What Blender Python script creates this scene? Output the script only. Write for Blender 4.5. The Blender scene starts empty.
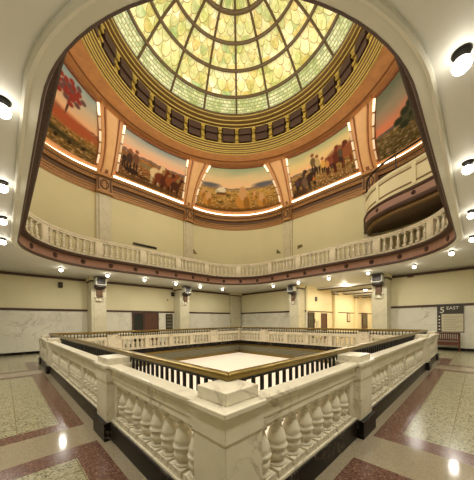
import bpy, bmesh, math, random
from math import sin, cos, pi, radians, atan2, hypot, sqrt
from mathutils import Vector, Matrix, noise
random.seed(7)
FILL_W=300
S = bpy.context.scene
COL = S.collection

# ------------------------------------------------------------------ helpers
def link(o, parent=None):
    COL.objects.link(o)
    if parent is not None: o.parent = parent
    return o
def tag(o, label=None, cat=None, group=None, kind=None):
    if label: o['label'] = label
    if cat: o['category'] = cat
    if group: o['group'] = group
    if kind: o['kind'] = kind
    return o
def empty(name, loc=(0,0,0), rz=0.0, label=None, cat=None, group=None):
    o = bpy.data.objects.new(name, None); o.empty_display_size = .1
    link(o); o.location = loc; o.rotation_euler = (0,0,rz)
    return tag(o, label, cat, group)
def copy_tree(o, parent=None):
    c = o.copy(); COL.objects.link(c); c.parent = parent
    for ch in [x for x in bpy.data.objects if x.parent is o]: copy_tree(ch, c)
    return c

class MB:
    def __init__(s): s.v=[]; s.f=[]; s.m=[]; s.sm=[]; s.uv=[]
    def add(s, vs, fs, mi=0, smooth=False, uvs=None):
        b=len(s.v); s.v+= [tuple(v) for v in vs]
        s.uv += (uvs if uvs else [(0,0)]*len(vs))
        for f in fs: s.f.append(tuple(i+b for i in f)); s.m.append(mi); s.sm.append(smooth)
        return s
    def box(s, x0,x1,y0,y1,z0,z1, mi=0, M=None):
        x0,x1=min(x0,x1),max(x0,x1); y0,y1=min(y0,y1),max(y0,y1)
        vs=[Vector((x,y,z)) for z in (z0,z1) for y in (y0,y1) for x in (x0,x1)]
        if M is not None: vs=[M@v for v in vs]
        return s.add(vs,[(0,2,3,1),(4,5,7,6),(0,1,5,4),(2,6,7,3),(0,4,6,2),(1,3,7,5)],mi)
    def lathe(s, prof, n=16, c=(0,0), mi=0, cap=True, smooth=True, M=None):
        vs=[];fs=[]
        for r,z in prof:
            for k in range(n):
                a=2*pi*k/n; vs.append(Vector((c[0]+r*cos(a),c[1]+r*sin(a),z)))
        for i in range(len(prof)-1):
            for k in range(n):
                k2=(k+1)%n; fs.append((i*n+k,i*n+k2,(i+1)*n+k2,(i+1)*n+k))
        if cap:
            fs.append(tuple(reversed(range(n)))); t=(len(prof)-1)*n; fs.append(tuple(t+k for k in range(n)))
        if M is not None: vs=[M@v for v in vs]
        return s.add(vs,fs,mi,smooth)
    def sweep(s, pts, prof, closed=True, mi=0, smooth=False, profclosed=False, caps=False):
        # pts: list of (x,y,nx,ny); prof: list of (offset outward, z)
        vs=[];fs=[];m=len(prof)
        for (x,y,nx,ny) in pts:
            for d,z in prof: vs.append((x+nx*d,y+ny*d,z))
        n=len(pts)
        for i in range(n if closed else n-1):
            j=(i+1)%n
            for k in range(m if profclosed else m-1):
                l=(k+1)%m
                fs.append((i*m+k,j*m+k,j*m+l,i*m+l))
        if caps and not closed:
            fs.append(tuple(range(m))); fs.append(tuple(reversed([(n-1)*m+k for k in range(m)])))
        return s.add(vs,fs,mi,smooth)
    def tube(s, pts, r, n=8, mi=0, closed=False, smooth=True):
        pts=[Vector(p) for p in pts]; vs=[];fs=[];N=len(pts)
        for i,p in enumerate(pts):
            a=pts[i-1] if (i>0 or closed) else pts[i]; b=pts[(i+1)%N] if (i<N-1 or closed) else pts[i]
            t=(b-a).normalized(); up=Vector((0,0,1)) if abs(t.z)<.9 else Vector((1,0,0))
            u=t.cross(up).normalized(); w=u.cross(t)
            for k in range(n):
                q=2*pi*k/n; vs.append(p+u*(r*cos(q))+w*(r*sin(q)))
        for i in range(N if closed else N-1):
            j=(i+1)%N
            for k in range(n): fs.append((i*n+k,j*n+k,j*n+(k+1)%n,i*n+(k+1)%n))
        if not closed: fs.append(tuple(range(n))); fs.append(tuple(reversed([(N-1)*n+k for k in range(n)])))
        return s.add(vs,fs,mi,smooth)
    def mesh(s, name, mats):
        me=bpy.data.meshes.new(name); me.from_pydata(s.v,[],s.f)
        for m in (mats if isinstance(mats,(list,tuple)) else [mats]): me.materials.append(m)
        me.polygons.foreach_set('material_index',s.m); me.polygons.foreach_set('use_smooth',s.sm)
        if any(u!=(0,0) for u in s.uv):
            l=me.uv_layers.new(name='UVMap')
            for lp in me.loops: l.data[lp.index].uv=s.uv[lp.vertex_index]
        bm=bmesh.new(); bm.from_mesh(me); bmesh.ops.recalc_face_normals(bm,faces=bm.faces); bm.to_mesh(me); bm.free()
        me.update(); return me
    def build(s, name, mats, parent=None, bevel=0, loc=None):
        o=bpy.data.objects.new(name,s.mesh(name,mats)); link(o,parent)
        if bevel:
            b=o.modifiers.new('Bevel','BEVEL'); b.width=bevel; b.segments=2; b.limit_method='ANGLE'; b.angle_limit=radians(40)
        if loc is not None: o.location=loc
        return o
def inst(me, name, parent, loc=(0,0,0), rz=0):
    o=bpy.data.objects.new(name,me); link(o,parent); o.location=loc; o.rotation_euler=(0,0,rz); return o
def struct(o): o['kind']='structure'; return o

# rounded square loop, outward normals
def loop(b, r, nc=16, ns=6, a0=None, a1=None):
    pts=[]
    for q in range(4):
        A=q*pi/2
        cx,cy=(b-r)*(1 if q in(0,3) else -1),(b-r)*(1 if q in(0,1) else -1)
        for k in range(nc+1):
            a=A+pi/2*k/nc; pts.append((cx+r*cos(a),cy+r*sin(a),cos(a),sin(a)))
        a=A+pi/2
        x0,y0=cx+r*cos(a),cy+r*sin(a)
        nx,ny=cos(a),sin(a); tx,ty=-ny,nx
        L=2*(b-r)
        for k in range(1,ns): pts.append((x0+tx*L*k/ns,y0+ty*L*k/ns,nx,ny))
    return pts
def circ(R,n=96): return [(R*cos(2*pi*k/n),R*sin(2*pi*k/n),cos(2*pi*k/n),sin(2*pi*k/n)) for k in range(n)]
def rho(b,r,th):   # radius of the rounded square in direction th
    c,s=abs(cos(th)),abs(sin(th)); m=max(c,s); t=b/m
    x,y=t*c,t*s
    if min(x,y)>b-r:
        k=b-r; B=k*(c+s); C=2*k*k-r*r
        t=B+sqrt(max(B*B-C,0))
    return t

# ------------------------------------------------------------------ materials
def newmat(name):
    m=bpy.data.materials.new(name); m.use_nodes=True; nt=m.node_tree
    p=nt.nodes['Principled BSDF']; return m,nt,p
def N(nt,t,**k):
    n=nt.nodes.new(t)
    for a,b in k.items(): setattr(n,a,b)
    return n
def L(nt,a,b): nt.links.new(a,b)
def ramp(nt,stops,interp='LINEAR'):
    r=N(nt,'ShaderNodeValToRGB'); e=r.color_ramp.elements; r.color_ramp.interpolation=interp
    while len(e)<len(stops): e.new(.5)
    for x,(p,c) in zip(e,stops): x.position=p; x.color=(*c,1)
    return r
def sr(r,g,b):
    f=lambda c: (c/255/12.92) if c/255<=.04045 else ((c/255+.055)/1.055)**2.4
    return (f(r),f(g),f(b))
def coord(nt,scale=(1,1,1),rot=(0,0,0),kind='Object'):
    t=N(nt,'ShaderNodeTexCoord'); m=N(nt,'ShaderNodeMapping'); m.inputs['Scale'].default_value=scale; m.inputs['Rotation'].default_value=rot
    L(nt,t.outputs[kind],m.inputs[0]); return m.outputs[0]
def plain(name,c,rough=.6,metal=0,var=.06,scale=3,bump=0,spec=.5):
    m,nt,p=newmat(name); v=coord(nt)
    n=N(nt,'ShaderNodeTexNoise'); n.inputs['Scale'].default_value=scale; n.inputs['Detail'].default_value=4; L(nt,v,n.inputs[0])
    r=ramp(nt,[(.3,tuple(x*(1-var) for x in c)),(.7,tuple(min(1,x*(1+var)) for x in c))]); L(nt,n.outputs[0],r.inputs[0])
    L(nt,r.outputs[0],p.inputs['Base Color']); p.inputs['Roughness'].default_value=rough; p.inputs['Metallic'].default_value=metal
    p.inputs['Specular IOR Level'].default_value=spec
    if bump:
        b=N(nt,'ShaderNodeBump'); b.inputs['Strength'].default_value=bump; b.inputs['Distance'].default_value=.01
        n2=N(nt,'ShaderNodeTexNoise'); n2.inputs['Scale'].default_value=scale*14; L(nt,v,n2.inputs[0]); L(nt,n2.outputs[0],b.inputs['Height']); L(nt,b.outputs[0],p.inputs['Normal'])
    return m
def marble(name,base,vein,rough=.25,scale=1.2,amount=.5,dist=1.6,rot=(.3,.5,.7),thin=.035,second=None):
    m,nt,p=newmat(name); v=coord(nt,(1,1,1),rot)
    nz=N(nt,'ShaderNodeTexNoise'); nz.inputs['Scale'].default_value=scale; nz.inputs['Detail'].default_value=7; nz.inputs['Roughness'].default_value=.6; nz.inputs['Distortion'].default_value=dist
    mp=N(nt,'ShaderNodeMapping'); mp.inputs['Scale'].default_value=(1,.35,1); L(nt,v,mp.inputs[0]); L(nt,mp.outputs[0],nz.inputs[0])
    a=N(nt,'ShaderNodeMath',operation='SUBTRACT'); a.inputs[1].default_value=.5; L(nt,nz.outputs[0],a.inputs[0])
    b=N(nt,'ShaderNodeMath',operation='ABSOLUTE'); L(nt,a.outputs[0],b.inputs[0])
    r=ramp(nt,[(0,(1,1,1)),(thin,(0,0,0))]); L(nt,b.outputs[0],r.inputs[0])
    n2=N(nt,'ShaderNodeTexNoise'); n2.inputs['Scale'].default_value=scale*.8; n2.inputs['Detail'].default_value=3; L(nt,v,n2.inputs[0])
    g=ramp(nt,[(.42,(0,0,0)),(.62,(amount,)*3)]); L(nt,n2.outputs[0],g.inputs[0])
    mu=N(nt,'ShaderNodeMath',operation='MULTIPLY'); L(nt,r.outputs[0],mu.inputs[0]); L(nt,g.outputs[0],mu.inputs[1])
    cl=ramp(nt,[(.3,tuple(x*.88 for x in base)),(.7,base)]); n3=N(nt,'ShaderNodeTexNoise'); n3.inputs['Scale'].default_value=scale*2; n3.inputs['Detail'].default_value=5; L(nt,v,n3.inputs[0]); L(nt,n3.outputs[0],cl.inputs[0])
    mx=N(nt,'ShaderNodeMixRGB'); L(nt,mu.outputs[0],mx.inputs[0]); L(nt,cl.outputs[0],mx.inputs[1]); mx.inputs[2].default_value=(*vein,1)
    L(nt,mx.outputs[0],p.inputs['Base Color']); p.inputs['Roughness'].default_value=rough
    return m
def terrazzo(name,cols,scale=70,rough=.22,grid=None,gcol=(.2,.18,.12)):
    m,nt,p=newmat(name); v=coord(nt)
    vo=N(nt,'ShaderNodeTexVoronoi'); vo.inputs['Scale'].default_value=scale; L(nt,v,vo.inputs[0])
    sp=N(nt,'ShaderNodeSeparateColor'); L(nt,vo.outputs['Color'],sp.inputs[0])
    r=ramp(nt,cols,'CONSTANT'); L(nt,sp.outputs[0],r.inputs[0]); out=r.outputs[0]
    if grid:
        s3=N(nt,'ShaderNodeSeparateXYZ'); L(nt,v,s3.inputs[0]); ms=[]
        for ax in (0,1):
            a=N(nt,'ShaderNodeMath',operation='PINGPONG'); L(nt,s3.outputs[ax],a.inputs[0]); a.inputs[1].default_value=grid/2
            b=N(nt,'ShaderNodeMath',operation='LESS_THAN'); L(nt,a.outputs[0],b.inputs[0]); b.inputs[1].default_value=.006; ms.append(b)
        mm=N(nt,'ShaderNodeMath',operation='MAXIMUM'); L(nt,ms[0].outputs[0],mm.inputs[0]); L(nt,ms[1].outputs[0],mm.inputs[1])
        mx=N(nt,'ShaderNodeMixRGB'); L(nt,mm.outputs[0],mx.inputs[0]); L(nt,out,mx.inputs[1]); mx.inputs[2].default_value=(*gcol,1); out=mx.outputs[0]
    L(nt,out,p.inputs['Base Color']); p.inputs['Roughness'].default_value=rough; p.inputs['Specular IOR Level'].default_value=.32
    return m
def emis(name,c,s,base=None):
    m,nt,p=newmat(name); p.inputs['Base Color'].default_value=(*(base or tuple(x*.35 for x in c)),1); p.inputs['Specular IOR Level'].default_value=.1
    p.inputs['Emission Color'].default_value=(*c,1); p.inputs['Emission Strength'].default_value=s; return m

MARBLE=marble('cream_marble',sr(226,218,194),sr(150,138,114),rough=.3,scale=2.2,amount=.75)
MARBLE2=marble('cream_marble_blocks',sr(228,220,196),sr(150,136,110),rough=.28,scale=2.2,amount=.7)
WAINSCOT=marble('white_marble_wall',sr(222,218,200),sr(120,118,102),rough=.3,scale=.8,amount=.6,rot=(.6,.2,.9),thin=.02)
def lowspec(m,v):
    m.node_tree.nodes['Principled BSDF'].inputs['Specular IOR Level'].default_value=v; return m
BLACKM=marble('black_marble',sr(24,20,18),sr(130,120,104),rough=.3,scale=2.,amount=.8,thin=.014)
PLASTER=plain('cream_wall_paint',sr(214,205,168),.7,var=.03,scale=.8)
UPLASTER=plain('upper_wall_paint',sr(210,203,162),.7,var=.03,scale=.6)
CEIL=plain('white_ceiling_paint',sr(214,214,208),.55,var=.015,scale=.8)
TRIMW=plain('ceiling_trim_paint',sr(208,206,192),.5,var=.02)
PILM=marble('grey_green_marble',sr(206,198,168),sr(150,148,122),rough=.4,scale=2,amount=.4)
BROWN=plain('dark_brown_moulding',sr(70,46,34),.5,var=.12,scale=8)
BROWNR=plain('brown_rope_relief',sr(70,48,34),.6,var=.45,scale=26,bump=.9)
FASC=plain('terracotta_fascia',sr(148,112,94),.6,var=.08,scale=5)
GOLD=plain('antique_gold_paint',sr(172,146,66),.4,metal=.1,var=.15,scale=9,bump=.3)
GOLDD=plain('dark_gold_paint',sr(112,86,40),.5,metal=.1,var=.2,scale=14,bump=.3)
BRONZE=plain('ochre_bronze_paint',sr(166,120,68),.5,metal=.1,var=.14,scale=9,bump=.3)
BRONZD=plain('brown_ochre_relief',sr(92,62,34),.6,var=.2,scale=20,bump=.4)
COFFER=plain('coffer_brown',sr(64,38,26),.6,var=.15,scale=10)
ORANGE=plain('peach_plaster',sr(214,158,104),.55,var=.1,scale=4)
ORANGE2=plain('amber_plaster_panel',sr(230,182,126),.5,var=.06,scale=2)
OLINE=plain('sienna_line_paint',sr(142,88,50),.55,var=.12)
BRASS=plain('aged_brass',sr(128,108,56),.3,metal=.85,var=.12,scale=6)
IRON=plain('black_iron',sr(26,24,20),.4,metal=.5,var=.2,scale=10)
WOOD=plain('brown_wood',sr(92,50,30),.4,var=.2,scale=12)
DOORW=plain('reddish_wood',sr(88,54,38),.35,var=.15,scale=4)
DARKG=plain('dark_glass',sr(44,46,40),.15,var=.2)
SIGNB=plain('dark_sign_board',sr(56,50,40),.5,var=.08)
SIGNW=plain('sign_letter_white',sr(225,220,200),.5,var=.02)
PAPER=plain('directory_paper',sr(196,188,158),.5,var=.04)
INK=plain('faded_print',sr(140,134,110),.6,var=.05)
GLOBE=emis('lit_opal_glass',(1.,.93,.78),16)
BULB=emis('lit_amber_bulb',(1.,.80,.50),1.7)
BULBS=[BULB,emis('lit_soft_amber_panel',(1.,.66,.34),.5),emis('lit_cream_panel',(1.,.76,.46),.8)]
COVE=emis('lit_ledge_glow',(1.,.86,.62),6)
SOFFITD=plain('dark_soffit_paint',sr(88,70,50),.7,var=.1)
T_PLAIN=terrazzo('beige_terrazzo',[(0,sr(148,136,112)),(.4,sr(156,144,120)),(.8,sr(140,128,104))],90,.09)
T_BROWN=terrazzo('red_brown_terrazzo',[(0,sr(96,66,54)),(.35,sr(112,80,66)),(.7,sr(82,54,46)),(.9,sr(140,110,90))],75,.2)
T_FIELD=terrazzo('speckled_cream_terrazzo',[(0,sr(150,146,116)),(.42,sr(166,160,128)),(.72,sr(130,122,92)),(.88,sr(86,78,56))],58,.22,grid=.475,gcol=sr(120,108,74))

def key_frieze():
    m,nt,p=newmat('grey_fret_frieze'); v=coord(nt)
    b=N(nt,'ShaderNodeTexBrick'); b.inputs['Scale'].default_value=1; b.offset=.5
    b.inputs['Brick Width'].default_value=.12; b.inputs['Row Height'].default_value=.09; b.inputs['Mortar Size'].default_value=.018
    b.inputs['Color1'].default_value=(*sr(74,74,58),1); b.inputs['Color2'].default_value=(*sr(90,88,70),1); b.inputs['Mortar'].default_value=(*sr(124,120,96),1)
    s=N(nt,'ShaderNodeSeparateXYZ'); L(nt,v,s.inputs[0]); a=N(nt,'ShaderNodeMath',operation='ADD'); L(nt,s.outputs[0],a.inputs[0]); L(nt,s.outputs[1],a.inputs[1])
    c=N(nt,'ShaderNodeCombineXYZ'); L(nt,a.outputs[0],c.inputs[0]); L(nt,s.outputs[2],c.inputs[1]); L(nt,c.outputs[0],b.inputs[0])
    L(nt,b.outputs[0],p.inputs['Base Color']); p.inputs['Roughness'].default_value=.6; return m
FRET=key_frieze()

def glass_mat(name, scale_u, border=False):
    m,nt,p=newmat(name)
    uv=N(nt,'ShaderNodeUVMap'); sep=N(nt,'ShaderNodeSeparateXYZ'); L(nt,uv.outputs[0],sep.inputs[0])
    def M(op,a,b=None,c=None):
        n=N(nt,'ShaderNodeMath',operation=op)
        for i,x in enumerate((a,b,c)):
            if x is None: continue
            if isinstance(x,(int,float)): n.inputs[i].default_value=x
            else: L(nt,x,n.inputs[i])
        return n.outputs[0]
    U,V=sep.outputs[0],sep.outputs[1]
    comb=N(nt,'ShaderNodeCombineXYZ')
    if border:
        b=N(nt,'ShaderNodeTexBrick'); b.inputs['Scale'].default_value=1; b.inputs['Brick Width'].default_value=.24; b.inputs['Row Height'].default_value=.1; b.inputs['Mortar Size'].default_value=.012
        b.inputs['Color1'].default_value=(0,0,0,1); b.inputs['Color2'].default_value=(1,1,1,1); b.inputs['Mortar'].default_value=(.5,.5,.5,1)
        L(nt,uv.outputs[0],b.inputs[0]); lead=b.outputs['Fac']
        wn=N(nt,'ShaderNodeSeparateColor'); L(nt,b.outputs[0],wn.inputs[0]); rnd=wn.outputs[0]
        cr=ramp(nt,[(0,sr(172,186,142)),(.35,sr(200,210,168)),(.7,sr(226,228,190)),(1,sr(190,202,158))])
    else:
        row=M('FLOOR',V); fy=M('SUBTRACT',V,row)
        sh=M('MULTIPLY',M('MODULO',M('ADD',row,40),2),.5)
        x=M('ADD',U,sh); fx=M('FLOOR',x); dx=M('SUBTRACT',M('SUBTRACT',x,fx),.5)
        d=M('SQRT',M('ADD',M('MULTIPLY',M('MULTIPLY',dx,dx),4.4),M('MULTIPLY',fy,fy)))
        lead=M('LESS_THAN',M('ABSOLUTE',M('SUBTRACT',d,.96)),.04)
        outside=M('GREATER_THAN',d,.96)
        # cell id
        x2=M('FLOOR',M('ADD',x,.5))
        idx=M('ADD',M('MULTIPLY',fx,M('SUBTRACT',1,outside)),M('MULTIPLY',M('ADD',x2,.37),outside))
        idy=M('ADD',row,outside)
        L(nt,idx,comb.inputs[0]); L(nt,idy,comb.inputs[1])
        wn=N(nt,'ShaderNodeTexWhiteNoise',noise_dimensions='3D'); L(nt,comb.outputs[0],wn.inputs[0]); rnd=wn.outputs[0]
        cr=ramp(nt,[(0,sr(226,208,140)),(.25,sr(240,228,172)),(.45,sr(210,204,146)),(.62,sr(248,240,204)),(.8,sr(224,194,116)),(1,sr(184,198,148))])
    L(nt,rnd,cr.inputs[0])
    no=N(nt,'ShaderNodeTexNoise'); no.inputs['Scale'].default_value=1.2; no.inputs['Detail'].default_value=5; tc=N(nt,'ShaderNodeTexCoord'); L(nt,tc.outputs['Object'],no.inputs[0])
    g=ramp(nt,[(.35,sr(196,214,160)),(.6,(1,1,1))]); L(nt,no.outputs[0],g.inputs[0])
    mu=N(nt,'ShaderNodeMixRGB',blend_type='MULTIPLY'); mu.inputs[0].default_value=.85; L(nt,cr.outputs[0],mu.inputs[1]); L(nt,g.outputs[0],mu.inputs[2])
    n2=N(nt,'ShaderNodeTexNoise'); n2.inputs['Scale'].default_value=9; n2.inputs['Detail'].default_value=4; L(nt,tc.outputs['Object'],n2.inputs[0])
    g2=ramp(nt,[(.3,(.72,.72,.66)),(.65,(1.0,1.0,1.0))]); L(nt,n2.outputs[0],g2.inputs[0])
    m2=N(nt,'ShaderNodeMixRGB',blend_type='MULTIPLY'); m2.inputs[0].default_value=1; L(nt,mu.outputs[0],m2.inputs[1]); L(nt,g2.outputs[0],m2.inputs[2])
    mx=N(nt,'ShaderNodeMixRGB'); L(nt,lead,mx.inputs[0]); L(nt,m2.outputs[0],mx.inputs[1]); mx.inputs[2].default_value=(*sr(140,122,66),1)
    L(nt,mx.outputs[0],p.inputs['Emission Color']); p.inputs['Emission Strength'].default_value=.74 if not border else .62
    L(nt,mx.outputs[0],p.inputs['Base Color']); p.inputs['Base Color'].default_value=(0,0,0,1); p.inputs['Roughness'].default_value=.5
    return m
GLASS=glass_mat('leaded_scale_glass',1); GLASSB=glass_mat('green_border_glass',1,True)

lowspec(BLACKM,.15)
# ------------------------------------------------------------------ dimensions
W=9.65; CZ=4.27; B=6.45; RB=3.1; GZ=4.84; GT=5.79; WB=7.88; WR=4.8
EYE=1.638

# ------------------------------------------------------------------ setting: floor
def quadfill(mb, xs, ys, fn):
    for i in range(len(xs)-1):
        for j in range(len(ys)-1):
            mi=fn((xs[i]+xs[i+1])/2,(ys[j]+ys[j+1])/2)
            if mi is None: continue
            mb.add([(xs[i],ys[j],0),(xs[i+1],ys[j],0),(xs[i+1],ys[j+1],0),(xs[i],ys[j+1],0)],[(0,1,2,3)],mi)
mb=MB()
brk=sorted(set([-W,-9.3,-6.16,-5.87,-5.4,5.4,5.87,6.16,9.3,W, -4.15,-3.83,-3.5,-3.18,-3.1,-2.78,-2.45,-2.15, 2.72,3.05,3.36,3.66,3.8,4.1,4.2,4.5,6.3]))
def floorm(x,y):
    if abs(x)<5.4 and abs(y)<5.4: return None
    def strip(u,side):   # cross strip classification along the run
        lo=(-3.18,-2.45,3.05,3.8) if side=='L' else (-3.83,-3.1,3.36,4.2)
        if lo[0]<u<lo[1] or lo[2]<u<lo[3]: return 0
        if lo[0]-.33<u<lo[1]+.32 or lo[2]-.34<u<lo[3]+.3: return 1
        return 2
    ax,ay=abs(x),abs(y)
    if ax<5.87 and ay<5.87: return 0
    if ax>=5.87 and ay<6.3: 
        s=strip(y,'L')
        if s==2 and ax<6.16: return 1
        return s
    if ay>=5.87 and ax<6.3:
        s=strip(x,'R')
        if s==2 and ay<6.16: return 1
        return s
    return 2
quadfill(mb,brk,brk,floorm)
# corridor floor beyond the right wall
mb.add([(W,-2.35,0),(27,-2.35,0),(27,2.35,0),(W,2.35,0)],[(0,1,2,3)],0)
struct(mb.build('floor',[T_PLAIN,T_BROWN,T_FIELD]))
# inner slab edge with fret frieze and laylight below
mb=MB(); sq=[(-5.4,-5.4,0,0),(5.4,-5.4,0,0),(5.4,5.4,0,0),(-5.4,5.4,0,0)]
sqn=[(x,y,(1 if x>0 else -1),(1 if y>0 else -1)) for x,y,_,_ in sq]
mb.sweep(sqn,[(0,0),(0,-.10)],mi=1); mb.sweep(sqn,[(0,-.10),(-.03,-.10),(-.03,-.5),(0,-.5)],mi=0)
mb.sweep(sqn,[(0,-.5),(-.06,-.5),(-.06,-.56),(-.02,-.6),(-.02,-.66)],mi=1)
struct(mb.build('trim_1',[FRET,BRASS]))
LAY,nt,p=newmat('backlit_laylight_glass')
p.inputs['Base Color'].default_value=(*sr(200,180,150),1); p.inputs['Roughness'].default_value=.3
p.inputs['Emission Color'].default_value=(1,.86,.66,1); p.inputs['Emission Strength'].default_value=.62
mb=MB().box(-5.44,5.44,-5.44,5.44,-.72,-.66)
lay=mb.build('laylight',[LAY]); tag(lay,'backlit peach glass laylight filling the square well inside the marble balustrades','skylight')

# ------------------------------------------------------------------ ceiling with rounded opening
lp=loop(B+.11,RB+.11,16,6)
mb=MB(); n=len(lp)
outer=[]
for (x,y,nx,ny) in lp:
    m=max(abs(x),abs(y)); outer.append((x/m*(W),y/m*(W)))
# make sure corners are kept: insert by fan per side
bm=bmesh.new()
iv=[bm.verts.new((x,y,CZ)) for x,y,_,_ in lp]; ov=[bm.verts.new((x,y,CZ)) for x,y in outer]
for i in range(n):
    j=(i+1)%n
    bm.faces.new((iv[i],iv[j],ov[j],ov[i]))
    xa,ya=outer[i]; xb,yb=outer[j]
    if abs(abs(xa)-abs(xb))>1e-4 and abs(abs(ya)-abs(yb))>1e-4 and max(abs(xa),abs(ya))>W-1e-3:
        cv=bm.verts.new((W if xa+xb>0 else -W, W if ya+yb>0 else -W, CZ)); bm.faces.new((ov[i],ov[j],cv))
me=bpy.data.meshes.new('ceiling'); bm.to_mesh(me); bm.free(); me.materials.append(CEIL)
o=bpy.data.objects.new('ceiling',me); link(o); struct(o)
# corridor ceiling
struct(MB().box(W,27,-2.4,2.4,CZ,CZ+.05).build('ceiling_1',[CEIL]))
# bead and lip around the opening
LP=loop(B,RB,24,8)
mb=MB(); mb.sweep(LP,[(.17,CZ+.01),(.165,CZ-.03),(.14,CZ-.045),(.11,CZ-.03),(.10,CZ-.012),(0,CZ-.012)],smooth=False)
struct(mb.build('trim_2',[TRIMW]))

# ------------------------------------------------------------------ gallery slab fascia
fas=empty('gallery_fascia',(0,0,CZ),0,'terracotta band with dark mouldings and rosettes around the rounded ceiling opening','fascia')
def P(z): return z-CZ
mb=MB().sweep(LP,[(.0,P(CZ-.015)),(-.025,P(CZ-.01)),(-.04,P(CZ+.03)),(-.03,P(CZ+.07)),(-.02,P(CZ+.10))]); mb.build('lower_moulding',[BROWN],fas)
mb=MB().sweep(LP,[(-.02,P(CZ+.10)),(-.01,P(CZ+.115)),(0,P(CZ+.43)),(-.01,P(CZ+.45))]); band=mb.build('band',[FASC],fas)
mb=MB().sweep(LP,[(-.01,P(CZ+.42)),(-.06,P(CZ+.425)),(-.09,P(CZ+.44)),(-.17,P(CZ+.455)),(-.20,P(CZ+.48)),(-.20,P(CZ+.53)),(-.15,P(CZ+.55)),(-.13,P(GZ)),(.3,P(GZ))]); mb.build('upper_moulding',[BROWNR],fas)
# dark bead row under the lower moulding of the near sides is part of the same moulding: small rope beads
def along(b,r,step,off=0):
    pts=[];Ls=2*(b-r);La=pi/2*r;T=4*(Ls+La);k=round(T/step)
    for i in range(k):
        s=(i+off)/k*T; q=int(s//(Ls+La)); u=s-q*(Ls+La); A=q*pi/2
        # start at mid of straight side +x going ccw
        if u<Ls/2: x,y,a=b,u,0
        elif u<Ls/2+La: a=(u-Ls/2)/r; x,y=(b-r)+r*cos(a),(b-r)+r*sin(a)
        else: a=pi/2; x,y=(b-r)-(u-Ls/2-La),b
        X=x*cos(A)-y*sin(A);Y=x*sin(A)+y*cos(A); pts.append((X,Y,a+A))
    return pts
Mr=Matrix.Rotation(-pi/2,4,'Y')
rb=MB().lathe([(.085,0),(.09,.012),(.065,.02),(.06,.012),(.05,.012),(.045,.034),(.02,.05),(.001,.052)],10,cap=False,M=Mr)
for k in range(6):
    a=k*pi/3; rb.lathe([(.028,0),(.026,.022),(.001,.034)],6,cap=False,M=Mr@Matrix.Translation((.062*cos(a),.062*sin(a),0)))
rm=rb.mesh('rosette',[COFFER])
for X,Y,a in along(B,RB,1.24,.5): inst(rm,'rosette',band,(X,Y,P(CZ+.265)),a).scale=(1.2,1.25,1.25)

# gallery floor and hidden space behind the opening
mb=MB().sweep(LP,[(.02,GZ),(2.4,GZ)]); struct(mb.build('floor_1',[T_PLAIN]))

# ------------------------------------------------------------------ balusters
def bal_mesh(name,h,w,n=14):
    mb=MB(); p=.16*h
    mb.box(-w*.5,w*.5,-w*.5,w*.5,0,p*.8)
    pr=[(.44,.128),(.46,.15),(.44,.17),(.30,.185),(.30,.2),(.40,.24),(.46,.30),(.44,.36),(.33,.40),(.33,.415),(.49,.43),(.51,.455),(.49,.48),(.40,.495),(.45,.53),(.43,.60),(.34,.70),(.26,.79),(.24,.84),(.25,.86),(.33,.87),(.34,.89),(.30,.90),(.34,.93),(.38,.945)]
    mb.lathe([(r*w,z*h) for r,z in pr],n)
    mb.box(-w*.44,w*.44,-w*.44,w*.44,h*.945,h)
    return mb.mesh(name,[MARBLE])
BAL=bal_mesh('baluster',.52,.205,18); BALU=bal_mesh('baluster_small',.61,.17,10)

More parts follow.
